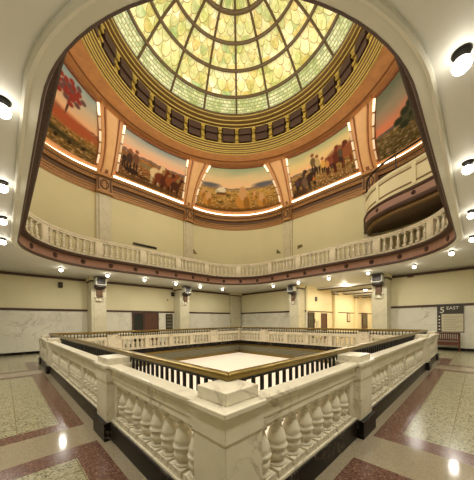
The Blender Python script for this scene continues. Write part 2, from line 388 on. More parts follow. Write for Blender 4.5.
side_lab={0:'cream marble balustrade on the right of the near corner post, black base',
 1:'far right marble balustrade across the well, in front of the lit corridor opening',
 2:'far left marble balustrade across the well, in front of the brown door',
 3:'cream marble balustrade on the left of the near corner, starting left of its big post'}
def balustrade(k):
    t=empty('marble_balustrade',(0,0,0),k*pi/2,side_lab[k],'balustrade')
    y0,y1=-5.70,-5.42                     # outer, inner face (local)
    x0,x1=-5.70,5.16                      # this side owns its start corner
    yc=-5.60
    MB().box(x0+.37,x1+.2,-5.735,-5.43,0,.235).build('black_base',[BLACKM],t,.006)['label']='black marble base'
    mb=MB(); mb.box(x0+.37,x1+.2,y0-.02,y1+.02,.235,.265); mb.build('bottom_rail',[MARBLE],t,.004)
    mb=MB(); mb.box(x0+.33,x1+.2,y0,y1,.785,.86); mb.box(x0+.33,x1+.2,y0-.012,y1+.012,.86,.93); mb.box(x0+.33,x1+.2,y0-.012,-5.60,.93,.975); mb.build('frieze',[MARBLE],t,.003)
    mb=MB(); mb.box(x0+.33,x1+.2,y0-.03,-5.595,.975,.995); mb.box(x0+.33,x1+.2,y0-.055,-5.585,.995,1.032); mb.build('coping',[MARBLE2],t,.006)
    # corner post
    cx0,cx1=-5.735,-5.355
    mb=MB(); mb.box(cx0,cx1,-5.735,cx1,.24,.80); mb.box(cx0-.012,cx1+.006,-5.747,cx1+.006,.80,.975); mb.box(cx0-.03,cx1,-5.765,cx1,.975,.995); mb.box(cx0-.05,cx1,-5.785,cx1,.995,1.034)
    cpost=mb.build('corner_post',[MARBLE],t,.006)
    MB().box(cx0-.04,cx1+.02,-5.775,cx1+.02,0,.24).build('post_base',[BLACKM],cpost,.006)['label']='black marble base of the corner post'
    MB().box(-5.685,-5.335,-5.685,-5.335,1.034,1.13).build('cap_block',[MARBLE2],cpost,.008)
    for px in (-3.05,3.05):
        mb=MB(); mb.box(px-.24,px+.24,-5.775,-5.37,.24,.80); mb.box(px-.26,px+.26,-5.787,-5.36,.80,.975); mb.box(px-.265,px+.265,-5.795,-5.35,.975,.995); mb.box(px-.28,px+.28,-5.81,-5.335,.995,1.036)
        pr_=mb.build('pier',[MARBLE],t,.005)
        MB().box(px-.27,px+.27,-5.82,-5.36,0,.24).build('pier_base',[BLACKM],pr_,.005)['label']='black marble base of a pier'
        MB().box(px-.23,px+.23,-5.76,-5.45,.93,1.125).build('cap_block',[MARBLE2],pr_,.006)
    stiles=[(-3.42,-3.29),(-2.81,-2.66),(-1.48,-1.27),(-.1,.1),(1.27,1.48),(2.66,2.81),(3.29,3.42)]
    for a,b in stiles:
        MB().box(a,b,y0+.015,y1-.015,.265,.785).build('stile',[MARBLE],t,.004)
    for a,b,nb in ((-5.355,-3.42,8),(-2.66,-1.48,5),(-1.27,-.1,5),(.1,1.27,5),(1.48,2.66,5),(3.42,5.36,8)):
        for i in range(nb): inst(BAL,'baluster',t,(a+(b-a)*(i+.5)/nb,yc,.265))
    return t
for k in range(4): balustrade(k)

# railing of iron posts under a brass handrail
rail_lab={0:'brass handrail on black iron posts running right from the near corner',
 1:'handrail on iron posts above the far right balustrade, below the corridor opening',
 2:'handrail on iron posts above the far left balustrade, below the brown door',
 3:'brass handrail on black iron posts running left from the near corner'}
pm=MB().box(-.0145,.0145,-.0145,.0145,-.104,.09).mesh('iron_post',[IRON])
for k in range(4):
    t=empty('handrail',(0,0,1.032),k*pi/2,rail_lab[k],'handrail')
    yr=-5.425
    mb=MB()
    prof=[(-.024,.092),(-.034,.105),(-.038,.13),(-.034,.152),(-.018,.168),(.018,.168),(.034,.152),(.038,.13),(.034,.105),(.024,.092)]
    e=.0
    vs=[];fs=[]
    for s in (-1,1):
        for d,z in prof: vs.append((s*(5.425-d*1.0),yr+d,z))   # mitred ends: inner side shorter
    m=len(prof)
    for q in range(m): l=(q+1)%m; fs.append((q,l,m+l,m+q))
    fs.append(tuple(range(m)));fs.append(tuple(reversed(range(m,2*m))))
    mb.add(vs,fs,0,False); mb.build('brass_handrail',[BRASS],t,.006)
    MB().box(-5.42,5.42,yr-.026,yr+.026,.072,.092).build('iron_top_bar',[IRON],t)
    nP=86
    for i in range(nP):
        x=-5.36+10.72*i/(nP-1)
        inst(pm,'iron_post',t,(x,yr,-.0))

# ------------------------------------------------------------------ gallery balustrade, eight runs (seven visible places)
Ls=2*(B-RB)
glab={(0,0):'right-hand straight run of the gallery balustrade, below the round mezzanine balcony and corridor',
 (0,1):'curved run of the gallery balustrade at the far corner straight ahead',
 (1,0):'straight run of the gallery balustrade above the brown door, far left side',
 (1,1):'curved run of the gallery balustrade at the left corner of the opening',
 (2,0):'straight run of the gallery balustrade along the near left side, seen end on',
 (3,0):'straight run of the gallery balustrade along the near right side, seen end on',
 (3,1):'curved run of the gallery balustrade at the right corner, passing under the mezzanine balcony'}
def gal(q,arc):
    t=empty('gallery_balustrade',(0,0,GZ),q*pi/2,glab[(q,arc)],'balustrade')
    b,r=B+.10,RB+.10
    if arc:
        pts=[((b-r)+r*cos(a),(b-r)+r*sin(a),cos(a),sin(a)) for a in [pi/2*i/16 for i in range(17)]]
        L_=pi/2*r; at=lambda s:((b-r)+r*cos(s/r),(b-r)+r*sin(s/r),s/r)
        nb=2
    else:
        pts=[(b,-(b-r)+i*(2*(b-r))/2,1,0) for i in range(3)]
        L_=2*(b-r); at=lambda s:(b,-(b-r)+s,0.); nb=3
    MB().sweep(pts,[(-.11,0),(-.11,.10),(-.09,.12),(.09,.12),(.11,.10),(.11,0)],closed=False,profclosed=True,caps=True).build('plinth',[MARBLE],t)
    MB().sweep(pts,[(-.10,.78),(-.10,.84),(-.13,.86),(-.14,.93),(-.11,.95),(.11,.95),(.14,.93),(.10,.78)],closed=False,profclosed=True,caps=True).build('top_rail',[MARBLE],t)
    pier=MB().box(-.105,.105,-.17,.17,.12,.78); pier.box(-.125,.125,-.13,.13,.2,.7)
    pmesh=pier.mesh('pier',[MARBLE])
    for i in range(nb+(0 if arc else 1)):
        s=L_*i/nb
        if arc and i==0: continue
        x,y,a=at(s); inst(pmesh,'pier',t,(x,y,0),a)
    for i in range(nb):
        s0,s1=L_*i/nb+.19,L_*(i+1)/nb-.19
        for j in range(7):
            x,y,a=at(s0+(s1-s0)*(j+.5)/7); inst(BALU,'baluster',t,(x,y,.12+.03),a)
for k in glab: gal(*k)

# ------------------------------------------------------------------ lower walls
def wallbox(name,*a): return struct(MB().box(*a).build(name,[PLASTER]))
# wall faces built as thin thick slabs; wainscot is marble to z=2.28
def wall(name,seg,ax,s,z0=0,z1=CZ,th=.2):
    mb=MB()
    for a,b in seg:
        for (u,v,mi,pr) in ((0,2.28,1,.012),(2.28,z1,0,0)):
            if ax=='y': mb.box(a,b,s*(W-pr),s*(W+th),u,v,mi)
            else: mb.box(s*(W-pr),s*(W+th),a,b,u,v,mi)
        # dark cap moulding, skirting, cornice lines
        if ax=='y':
            mb.box(a,b,s*(W-.045),s*W,2.28,2.40,2); mb.box(a,b,s*(W-.03),s*W,0,.14,3); mb.box(a,b,s*(W-.08),s*W,CZ-.20,CZ-.07,2)
        else:
            mb.box(s*(W-.045),s*W,a,b,2.28,2.40,2); mb.box(s*(W-.03),s*W,a,b,0,.14,3); mb.box(s*(W-.08),s*W,a,b,CZ-.20,CZ-.07,2)
    return struct(mb.build(name,[PLASTER,WAINSCOT,BROWN,BLACKM]))
wall('wall_far_left',[(-W,W)],'y',1)
wall('wall_far_right',[(-W,-2.35),(2.35,W)],'x',1)
wall('wall_near_left',[(-W,W)],'x',-1)
wall('wall_near_right',[(-W,W)],'y',-1)
# lit corridor beyond the far right wall
CWALL=plain('corridor_cream_paint',sr(236,222,182),.6,var=.03)
mb=MB(); mb.box(W+.2,27,2.35,2.5,0,CZ); mb.box(W+.2,27,2.33,2.35,2.28,2.36,1); mb.box(W+.2,27,2.33,2.35,0,.14,1)
struct(mb.build('wall_corridor_left',[CWALL,BROWN]))
mb=MB(); mb.box(W+.2,27,-2.5,-2.35,0,CZ); mb.box(W+.2,27,-2.35,-2.33,2.28,2.36,1); struct(mb.build('wall_corridor_right',[CWALL,BROWN]))
mb=MB(); mb.box(27,27.2,-2.5,2.5,0,CZ); struct(mb.build('wall_corridor_end',[CWALL]))
for i,x in enumerate((11.6,14.2,16.8,19.4,22.)):
    mb=MB(); mb.box(x-.18,x+.18,-2.35,2.35,CZ-.16,CZ); mb.box(x-.20,x-.18,-2.35,2.35,CZ-.2,CZ-.15,1); mb.box(x+.18,x+.2,-2.35,2.35,CZ-.2,CZ-.15,1)
    struct(mb.build('trim_%d'%(10+i),[CEIL,BROWN]))

# deep piers along the walls, with capital bands and lantern brackets
def pier(loc,rz,label,deep=.95,bracket=True,wd=.78):
    t=empty('wall_pier',loc,rz,label,'pier')
    # local: front face at y=0 looking -y, body back to y=deep
    mb=MB(); mb.box(-wd/2,wd/2,0,deep,0,CZ-.26); mb.box(-wd/2+.14,wd/2-.14,-.02,0,.35,CZ-.45)
    mb.build('shaft',[PILM],t,.004)
    MB().box(-wd/2-.03,wd/2+.03,-.03,deep,0,.16).build('base',[BLACKM],t)
    mb=MB(); mb.box(-wd/2-.05,wd/2+.05,-.05,deep,CZ-.30,CZ-.22); MB.box(mb,-wd/2-.03,wd/2+.03,-.03,deep,CZ-.26,CZ-.24)
    mb.build('capital_band',[BROWN],t)
    MB().box(-wd/2-.08,wd/2+.08,-.08,deep,CZ-.22,CZ-.0).build('capital',[PLASTER],t)
    return t
DKBR=plain('blackened_bronze',sr(46,36,26),.45,var=.3,scale=14)
def bracket(loc,rz,label):
    t=empty('lantern_bracket',loc,rz,label,'bracket','carved brackets on the wall piers')
    mb=MB(); mb.box(-.2,.2,-.32,0,-.28,-.06); mb.box(-.23,.23,-.35,0,-.07,0); mb.build('scroll_block',[DKBR],t,.02)
    mb=MB()
    for s in (-1,1): mb.box(s*.2-.02,s*.2+.025,-.36,-.02,-.33,-.05)
    mb.box(-.2,.2,-.37,-.30,-.35,-.31); mb.build('pale_frame',[TRIMW],t,.012)
    mb=MB(); mb.tube([(-.21,-.26,-.40),(.21,-.26,-.40)],.075,10); mb.box(-.2,.2,-.24,0,-.50,-.33); mb.build('roll',[DKBR],t,.01)
    MB().box(-.12,.12,-.09,0,-.86,-.48).build('pendant_panel',[BRONZD],t,.01)
    mb=MB()
    for s in (-1,1): mb.tube([(s*.15,-.06,-.80),(s*.17,-.07,-.9),(s*.12,-.07,-1.0),(s*.04,-.06,-1.03),(s*.03,-.05,-.96)],.022,6)
    mb.box(-.05,.05,-.07,0,-1.02,-.9); mb.build('scroll_drop',[MARBLE],t)
    return t
pl=[((-2.8,8.7,0),0,'left'),((2.95,8.7,0),0,'b'),((8.7,2.85,0),-pi/2,'c'),((8.7,-2.85,0),-pi/2,'d')]
lab=['grey marble wall pier on the left wall, left of the brown door','grey marble wall pier right of the dark wall directory, near the far corner','grey marble wall pier at the left edge of the lit corridor opening','grey marble wall pier between the corridor opening and the 5 EAST sign']
bl=['carved bracket high on the pier left of the brown door','carved bracket high on the pier right of the dark wall directory','carved bracket high on the pier at the left edge of the corridor opening','carved bracket high on the pier nearest the 5 EAST sign']
for (loc,rz,_),a,b in zip(pl,lab,bl):
    pier(loc,rz,a); bracket((loc[0]-(.03 if rz else 0),loc[1]-(0 if rz else .03),CZ-.06),rz,b).scale=(1.25,1.25,1.3)
# corner pilasters at the far corner
t=pier((8.95,9.25,0),0,'corner pilaster in the far corner straight ahead',.35,wd=1.1)

# doors, signs and fittings on the far left wall (y = W)
def door(loc,rz,w,h,leafmat,label,glass=True):
    t=empty('wall_door',loc,rz,label,'door')
    mb=MB(); mb.box(-w/2-.09,-w/2,-.06,0,0,h+.09); mb.box(w/2,w/2+.09,-.06,0,0,h+.09); mb.box(-w/2,w/2,-.06,0,h,h+.09); mb.build('door_frame',[BROWN],t)
    lf=MB().box(-w/2,w/2,-.035,0,.01,h).build('leaf',[leafmat],t)
    if glass: MB().box(-w/2+.14,w/2-.14,-.045,-.035,.95,h-.16).build('pane',[DARKG],lf)
    MB().lathe([(.025,0),(.03,.03),(.012,.05)],8,M=Matrix.Translation((w/2-.1,-.04,1.0))@Matrix.Rotation(pi/2,4,'X')).build('handle',[BRASS],lf)
    return t
door((-.2,W-.05,0),0,.62,2.2,DARKG,'dark glazed door on the left wall, left of the brown door',False)
door((.73,W-.05,0),0,.92,2.2,DOORW,'reddish brown wooden door on the left wall',False)
t=empty('wall_directory',(2.15,W-.02,1.05),0,'small dark directory board with pale rows, right of the brown door','sign')
MB().box(-.28,.28,-.03,0,0,1.15).build('board',[SIGNB],t)
mb=MB()
for i in range(4):
    for r in range(3): mb.box(-.2,.2,-.036,-.03,.14+i*.25+r*.045,.155+i*.25+r*.045+.008)
mb.build('text_rows',[INK],t)
def wallspeaker(loc,rz,label):
    t=empty('wall_speaker',loc,rz,label,'speaker')
    MB().box(-.1,.1,-.2,-.04,-.16,.14).build('housing',[IRON],t,.02)
    MB().tube([(0,0,.08),(0,-.1,.1)],.02,6).build('arm',[IRON],t)
    MB().lathe([(.06,0),(.05,.015),(.01,.02)],10,M=Matrix.Translation((0,-.2,-.02))@Matrix.Rotation(pi/2,4,'X')).build('grille',[BRONZD],t)
wallspeaker((-4.5,W,3.75),0,'small dark speaker high on the left wall, left of the first pier')
wallspeaker((2.42,W,3.72),0,'small dark speaker high on the left wall beside the second pier')
t=MB().lathe([(.05,0),(.045,.03),(.01,.04)],10,M=Matrix.Translation((2.05,W,3.25))@Matrix.Rotation(pi/2,4,'X')).build('wall_sensor',[BROWN]); tag(t,'tiny round sensor on the left wall below the second dark speaker','sensor')
# 5 EAST sign on the far right wall
def text(body,size,mat,parent,loc,rot,name,ext=.006,shear=0):
    cu=bpy.data.curves.new(name,'FONT'); cu.body=body; cu.size=size; cu.extrude=ext; cu.shear=shear
    tmp=bpy.data.objects.new('tmp',cu); COL.objects.link(tmp); bpy.context.view_layer.update()
    dg=bpy.context.evaluated_depsgraph_get(); me=bpy.data.meshes.new_from_object(tmp.evaluated_get(dg)); bpy.data.objects.remove(tmp)
    me.materials.clear(); me.materials.append(mat)
    o=bpy.data.objects.new(name,me); link(o,parent); o.location=loc; o.rotation_euler=rot; return o
t=empty('floor_sign',(W-.02,-5.88,.95),-pi/2,'dark wall sign reading 5 EAST over a pale directory, above the bench','sign')
MB().box(-.52,.52,-.03,0,0,1.45).build('board',[SIGNB],t)
MB().box(-.34,.5,-.045,-.03,.02,.93).build('directory_panel',[PAPER],t)
mb=MB()
for i in range(9): mb.box(-.26,.34+.1*((i*7)%3-1),-.05,-.045,.12+i*.085,.14+i*.085)
mb.build('printed_rows',[INK],t)
text('5',.44,SIGNW,t,(-.44,-.035,1.0),(pi/2,0,0),'numeral',shear=.1)
text('EAST',.22,SIGNW,t,(-.15,-.035,1.16),(pi/2,0,0),'lettering')
mb=MB()
for i in range(5): mb.box(-.46,-.40,-.036,-.03,.1+i*.17,.16+i*.17)
mb.build('small_pictograms',[SIGNW],t)
# bench
t=empty('wooden_bench',(W-.3,-5.78,0),-pi/2,'reddish brown wooden bench with slatted back below the 5 EAST sign','bench')
MB().box(-.46,.46,-.22,.16,.42,.47).build('seat',[WOOD],t,.01)
mb=MB(); mb.box(-.46,.46,.14,.18,.84,.92); mb.box(-.46,.46,.14,.18,.52,.6)
for i in range(11): mb.box(-.43+i*.082,-.39+i*.082,.15,.17,.58,.86)
mb.build('backrest',[WOOD],t,.004)
for sx in (-1,1):
    MB().box(sx*.46-.025,sx*.46+.025,.12,.18,0,.92).build('leg',[WOOD],t); MB().box(sx*.46-.025,sx*.46+.025,-.22,-.17,0,.66).build('leg',[WOOD],t)
    MB().box(sx*.46-.03,sx*.46+.03,-.24,.16,.64,.68).build('armrest',[WOOD],t,.006)
MB().box(-.46,.46,-.2,-.17,.3,.42).build('apron',[WOOD],t)
MB().box(W-.02,W,-4.35,-4.05,4.0,4.08).build('wall_vent',[BRONZD]).__setitem__('label','small pale vent high on the right wall, left above the 5 EAST sign')
bpy.data.objects['wall_vent']['category']='vent'

# corridor fittings (y = 2.35 wall)
door((9.95+.35,2.33,0),0,.8,2.15,DARKG,'dark doorway just inside the corridor, nearest its left pier',False)
door((12.5,2.33,0),0,.8,2.1,DOORW,'brown door further along the corridor wall, right of the drinking fountain',False)
door((22.6,2.33,0),0,1.6,2.3,DOORW,'dark wooden double door at the far end of the corridor wall',True)
t=empty('drinking_fountain',(11.35,2.35,0),0,'pale drinking fountain on the corridor wall between the two doors','fountain')
MB().box(-.22,.22,-.05,0,.9,1.6).build('back_panel',[PAPER],t); MB().box(-.2,.2,-.35,0,.6,.95).build('basin',[PAPER],t,.03)
t=empty('framed_notice',(17.9,2.35,1.4),0,'dark framed notice on the corridor wall','picture')
MB().box(-.4,.4,-.04,0,0,.95).build('frame',[BROWN],t); MB().box(-.3,.3,-.05,-.04,.1,.85).build('sheet',[PAPER],t)
t=MB().box(11.0,11.3,2.29,2.35,3.15,3.5).build('wall_clock_box',[IRON]); tag(t,'small square black box high on the corridor wall','loudspeaker')
t=MB().box(10.85,10.95,2.3,2.35,1.4,1.75).build('wall_switch_panel',[IRON]); tag(t,'narrow dark call panel on the corridor wall beside the first doorway','panel')
for i,x in enumerate((14.6,19.8)):
    t=empty('corridor_pilaster',(x,2.33,0),0,['nearer cream pilaster on the corridor wall','farther cream pilaster on the corridor wall beyond the framed notice'][i],'pilaster')
    MB().box(-.35,.35,-.2,0,0,CZ-.3).build('shaft',[CWALL],t); MB().box(-.4,.4,-.25,0,CZ-.38,CZ-.3).build('capital_band',[BRONZD],t); MB().box(-.4,.4,-.25,0,CZ-.3,CZ-.05).build('capital',[TRIMW],t)

# ------------------------------------------------------------------ ceiling lights
cano=MB().lathe([(.078,0),(.08,-.015),(.065,-.035),(.045,-.045),(.04,-.075)],20).mesh('canopy',[IRON])
glob=MB().lathe([(.038,-.07),(.062,-.085),(.076,-.112),(.078,-.135),(.068,-.165),(.042,-.19),(.001,-.2)],20,cap=False).mesh('globe',[GLOBE])
LAMP_W=37
def lamp(x,y,label,z=CZ):
    t=empty('ceiling_light',(x,y,z),0,label,'ceiling light','white globe lights around the ceiling opening')
    inst(cano,'canopy',t); inst(glob,'globe',t)
    l=bpy.data.lights.new('lamp','AREA'); l.shape='DISK'; l.size=.10; l.energy=LAMP_W; l.color=(1.,.95,.85)
    lo=bpy.data.objects.new('lamp',l); link(lo,t); lo.location=(0,0,-.205)
ordl=['first','second','third','fourth','fifth','sixth']
for i,y in enumerate((-2.99,-.71,1.35,3.45)): lamp(-6.77,y,'lit white globe on the left strip of ceiling, %s from the top'%ordl[i])
for i,x in enumerate((-4.8,-2.75,-.7,1.45,3.5,5.7)): lamp(x,7.15+.08*i,'lit globe under the left gallery edge, %s from the left'%ordl[i])
for i,y in enumerate((3.7,1.6,-.5,-2.7,-4.75)): lamp(7.3,y,'lit globe under the right gallery edge, %s rightwards from the far corner'%ordl[i])
for i,(x,y) in enumerate(((5.52,-6.2),(3.83,-6.8),(1.34,-6.82),(-1.22,-6.82),(-3.55,-6.83))): lamp(x,y,'lit white globe on the right strip of ceiling, %s from the bottom'%ordl[i])
lamp(-6.95,-5.0,'lit white globe close behind and left of the camera'); lamp(-5.2,-7.05,'lit white globe close behind and right of the camera')
for i,x in enumerate((10.9,15.5,18.1,24.)):
    t=empty('corridor_light',(x,0,CZ),0,'lit dish ceiling light in the corridor, %s from its entrance'%ordl[i],'ceiling light','corridor ceiling lights')
    l=bpy.data.lights.new('lamp','AREA'); l.shape='DISK'; l.size=.3; l.energy=95; l.color=(1,.86,.62); lo=bpy.data.objects.new('lamp',l); link(lo,t); lo.location=(0,0,-.15)
    MB().lathe([(.19,0),(.2,-.03),(.18,-.05)],20).build('rim',[BRASS],t); inst(MB().lathe([(.175,-.045),(.15,-.10),(.08,-.13),(.001,-.14)],20,cap=False).mesh('bowl',[emis('lit_corridor_glass_%d'%i,(1,.86,.64),120)]),'bowl',t)

# ------------------------------------------------------------------ upper drum
UL=loop(WB,WR,24,8)
ZE0,ZE1=8.78,10.05
mb=MB().sweep(UL,[(0,GZ-.02),(0,ZE0+.1)],smooth=True); struct(mb.build('wall_drum',[UPLASTER]))
mb=MB().sweep(UL,[(0,GZ),(-.03,GZ),(-.03,GZ+.28),(0,GZ+.3)]); struct(mb.build('baseboard_drum',[MARBLE]))
ent=empty('drum_entablature',(0,0,ZE0),0,'ochre and gold moulded cornice running round the drum below the murals','cornice')
def E_(l): return [(d,z) for d,z in l]
MB().sweep(UL,[(0,0),(-.05,.0),(-.05,.05),(-.08,.07),(-.08,.16),(-.11,.18),(-.11,.27),(-.15,.30),(-.17,.36)]).build('architrave',[BRONZE],ent)
MB().sweep(UL,[(-.17,.36),(-.09,.37),(-.08,.62),(-.17,.64)]).build('frieze',[BRONZD],ent)
MB().sweep(UL,[(-.17,.64),(-.20,.66),(-.20,.72),(-.26,.75),(-.26,.80),(-.32,.86),(-.38,.90),(-.40,.96),(-.36,.98),(-.36,1.02),(0,1.02)]).build('cornice',[BRONZE],ent)
MB().sweep(UL,[(-.085,.165),(-.10,.165),(-.10,.19),(-.085,.19)]).build('groove_shade_line',[COFFER],ent)  # dark strips laid in to draw groove shade that the fill spots flatten
MB().sweep(UL,[(-.115,.27),(-.135,.27),(-.135,.30),(-.12,.30)]).build('groove_shade_line',[COFFER],ent)
MB().sweep(UL,[(-.27,.80),(-.30,.80),(-.31,.83),(-.28,.83)]).build('groove_shade_line',[COFFER],ent)
# dentils as surface relief of the frieze: one strip
dn=[]
for X,Y,a in along(WB,WR,.085): dn.append((X,Y,cos(a),sin(a)))
dn=dn[:len(dn)//2*2]; mb=MB(); vs=[];fs=[]
for i,(x,y,nx,ny) in enumerate(dn):
    for dd in ((-.12,-.235) if i%2 else (-.235,-.12)):
        for z in (.655,.73): vs.append((x+nx*dd,y+ny*dd,z))
nn=len(dn)
for i in range(nn):
    a=i*4;b=((i+1)%nn)*4
    fs.append((a,a+1,a+3,a+2)); fs.append((a+2,a+3,b+1,b)); 
mb.add(vs,fs)
mb.build('dentil_course',[BRONZE],ent)
mb=MB().sweep(UL,[(-.20,1.02),(-.16,1.24),(-.08,1.24),(-.12,1.02)],profclosed=True)  # glowing band stands in for the ledge lit by concealed lamps
cv=mb.build('lit_ledge_strip',[COVE],ent); cv['label']='glowing strip standing in for the cornice ledge lit by hidden lamps'

# pilasters of the drum
pn={0:'right',1:'left'}
pil_spots=[]
for q in range(4):
    for s in (-1,1):
        pil_spots.append((q,s))
plabs={(0,1):'marble drum pilaster right of the far corner mural, above the corridor opening',(0,-1):'marble drum pilaster partly behind the round mezzanine balcony',
 (1,-1):'marble drum pilaster left of the far corner mural, right end of the far left side',(1,1):'marble drum pilaster on the left, below the ploughing mural left edge'}
cap=MB(); cap.box(-.42,.42,-.32,0,.0,.10); cap.box(-.39,.39,-.28,0,.10,.86); cap.box(-.40,.40,-.44,0,.86,1.0)
capm=cap.mesh('capital',[BRONZE])
rel=MB()
rel.tube([(.2*cos(a),-.30,.47+.24*sin(a)) for a in [2*pi*k/14 for k in range(14)]],.03,6,closed=True)
for sx in (-1,1):
    rel.box(sx*.31-.04,sx*.31+.04,-.32,-.26,.12,.84)
    for k in range(5): rel.lathe([(.04,0),(.03,.02),(.001,.03)],6,M=Matrix.Translation((sx*.1,-.28,.25+k*.11))@Matrix.Rotation(pi/2,4,'X'),cap=False)
relm=rel.mesh('scroll_relief',[BRONZD])
shf=MB(); shf.box(-.38,.38,-.10,0,0,ZE0-GZ); shf.box(-.25,.25,-.16,-.10,.3,ZE0-GZ-.05)
shm=shf.mesh('shaft',[PILM])
for q,s in pil_spots:
    if (q,s) not in plabs and q in (2,3): continue
    ang=q*pi/2; off=2.75
    x,y=WB*cos(ang)-s*off*sin(ang)*1, WB*sin(ang)+s*off*cos(ang)
    t=empty('drum_pilaster',(x,y,GZ),ang-pi/2,plabs.get((q,s)),'pilaster')
    inst(shm,'shaft',t); inst(capm,'capital',t,(0,0,ZE0-GZ)); inst(relm,'scroll_relief',t,(0,0,ZE0-GZ))
# vent bar and dark openings behind the gallery balustrade
t=MB().box(-1.15,.35,WB-.06,WB,6.35,6.47).build('wall_grille',[IRON]); tag(t,'long narrow dark grille on the drum wall just above the left gallery balustrade','grille')
def tri(name,pts,loc,rz,label):
    mb=MB(); n=len(pts); vs=[(x,-.03,z) for x,z in pts]+[(x,0,z) for x,z in pts]
    mb.add(vs,[tuple(range(n)),tuple(reversed(range(n,2*n)))]+[(i,(i+1)%n,n+(i+1)%n,n+i) for i in range(n)])
    o=mb.build(name,[plain(name+'_paint',sr(112,100,66),.8,var=.1)]); o.location=loc; o.rotation_euler=(0,0,rz); tag(o,label,'mark'); return o

tri('flaking_patch',[(-.45,-.02),(.38,-.1),(.1,.2),(-.12,.2),(-.2,.5),(-.3,.22)],(WB-.02,3.75,6.72),-pi/2,'large dark flaking patch on the drum wall left of the right-hand pilaster')
tri('flaking_patch',[(-.18,-.1),(.22,-.02),(.16,.14),(-.18,.14)],(WB-.0,1.8,6.72),-pi/2,'small dark flaking patch on the drum wall right of the right-hand pilaster')
tri('flaking_patch',[(-.2,-.15),(.28,-.15),(-.15,.3)],(3.25,WB-.0,6.78),0,'dark triangular flaking patch on the drum wall right of the left-hand pilaster')
# ------------------------------------------------------------------ mural storey
ZM0,ZM1=ZE0+1.0,12.62
def msurf(th,t,off=0.0):
    w=t**.85
    r=rho(WB,WR,th)*(1-w)+6.95*w-off
    return (r*cos(th),r*sin(th),ZM0+(ZM1-ZM0)*t)
nth,ntt=192,10
mb=MB(); vs=[msurf(2*pi*i/nth,j/ntt) for j in range(ntt+1) for i in range(nth)]
fs=[(j*nth+i,j*nth+(i+1)%nth,(j+1)*nth+(i+1)%nth,(j+1)*nth+i) for j in range(ntt) for i in range(nth)]
mb.add(vs,fs,0,True); struct(mb.build('wall_mural_storey',[ORANGE]))

def patch(mb,fn,nu,nv,mi=0,uvf=None,smooth=True):
    vs=[fn(i/nu,j/nv) for j in range(nv+1) for i in range(nu+1)]
    fs=[(j*(nu+1)+i,j*(nu+1)+i+1,(j+1)*(nu+1)+i+1,(j+1)*(nu+1)+i) for j in range(nv) for i in range(nu)]
    mb.add(vs,fs,mi,smooth)
# half angles of side / corner murals against height
def half(kind,t):
    return radians(15.3+1.2*t) if kind=='side' else radians(21.8-8.2*t**2.2)
# --- painted landscapes: colour attribute painted by a small brush program
def lerp(a,b,t): return tuple(x+(y-x)*t for x,y in zip(a,b))
def nz(x,y,z=0,s=1): return noise.noise(Vector((x*s,y*s,z)))
def blob(c,u,v,cx,cy,rx,ry,col,soft=.25,rot=0):
    dx,dy=u-cx,v-cy
    if rot: dx,dy=dx*cos(rot)+dy*sin(rot),-dx*sin(rot)+dy*cos(rot)
    d=(dx/rx)**2+(dy/ry)**2
    if d<1+soft:
        k=min(1,max(0,(1+soft-d)/(2*soft))); return lerp(c,col,k)
    return c
def person_fig(c,u,v,x,y,h,col,legs=sr(60,50,44)):
    c=blob(c,u,v,x-.008*h*5,y+.2*h,.011*h*5*.5,.22*h,legs); c=blob(c,u,v,x+.008*h*5,y+.2*h,.011*h*5*.5,.22*h,legs)
    c=blob(c,u,v,x,y+.55*h,.018*h*5,.22*h,col); return blob(c,u,v,x,y+.88*h,.012*h*5,.09*h,sr(150,100,70))
def horse(c,u,v,x,y,s,col):
    dk=lerp(col,(0,0,0),.35)
    for dx in (-.05,-.035,.035,.05): c=blob(c,u,v,x+dx*s,y-.10*s,.008*s,.12*s,dk)
    c=blob(c,u,v,x,y+.03*s,.07*s,.10*s,col); c=blob(c,u,v,x+.07*s,y+.12*s,.02*s,.12*s,col,rot=-.2)
    return blob(c,u,v,x+.095*s,y+.2*s,.028*s,.04*s,col,rot=.4)
def stack(c,u,v,x,y,s,col):
    c=blob(c,u,v,x,y,.05*s,.10*s,col); c=blob(c,u,v,x,y+.10*s,.028*s,.09*s,lerp(col,(1,1,1),.12)); return blob(c,u,v,x+.02*s,y-.02*s,.02*s,.08*s,lerp(col,(0,0,0),.4))
def landscape(u,v,hz,sky,ground,seed):
    e=hz+.03*nz(u*6,seed)+.015*nz(u*17,seed+3)
    if v>e:
        k=(v-e)/(1-e); k=k+.12*nz(u*3,v*9,seed)
        c=lerp(sky[0],sky[1],min(1,max(0,k*2))) if k<.5 else lerp(sky[1],sky[2],min(1,(k-.5)*2))
    else:
        k=v/e; c=lerp(ground[0],ground[1],min(1,max(0,k+.3*nz(u*8,v*20,seed))))
        g=nz(u*34,v*60,seed); c=lerp(c,lerp(ground[2],(1,.95,.7),.25),min(1,max(0,g)*1.5)); g2=nz(u*12,v*26,seed+9); c=lerp(c,sr(92,76,44),min(1,max(0,g2)*1.3)); g3=nz(u*60,v*50,seed+5); c=lerp(c,sr(56,44,28),min(1,max(0,g3)*1.2))
        if k>.86: c=lerp(c,sr(112,106,112),(k-.86)/.14*.8)
    return c
SKY=[sr(226,160,112),sr(204,164,132),sr(128,142,128)]
GR=[sr(134,92,48),sr(196,158,88),sr(216,178,108)]
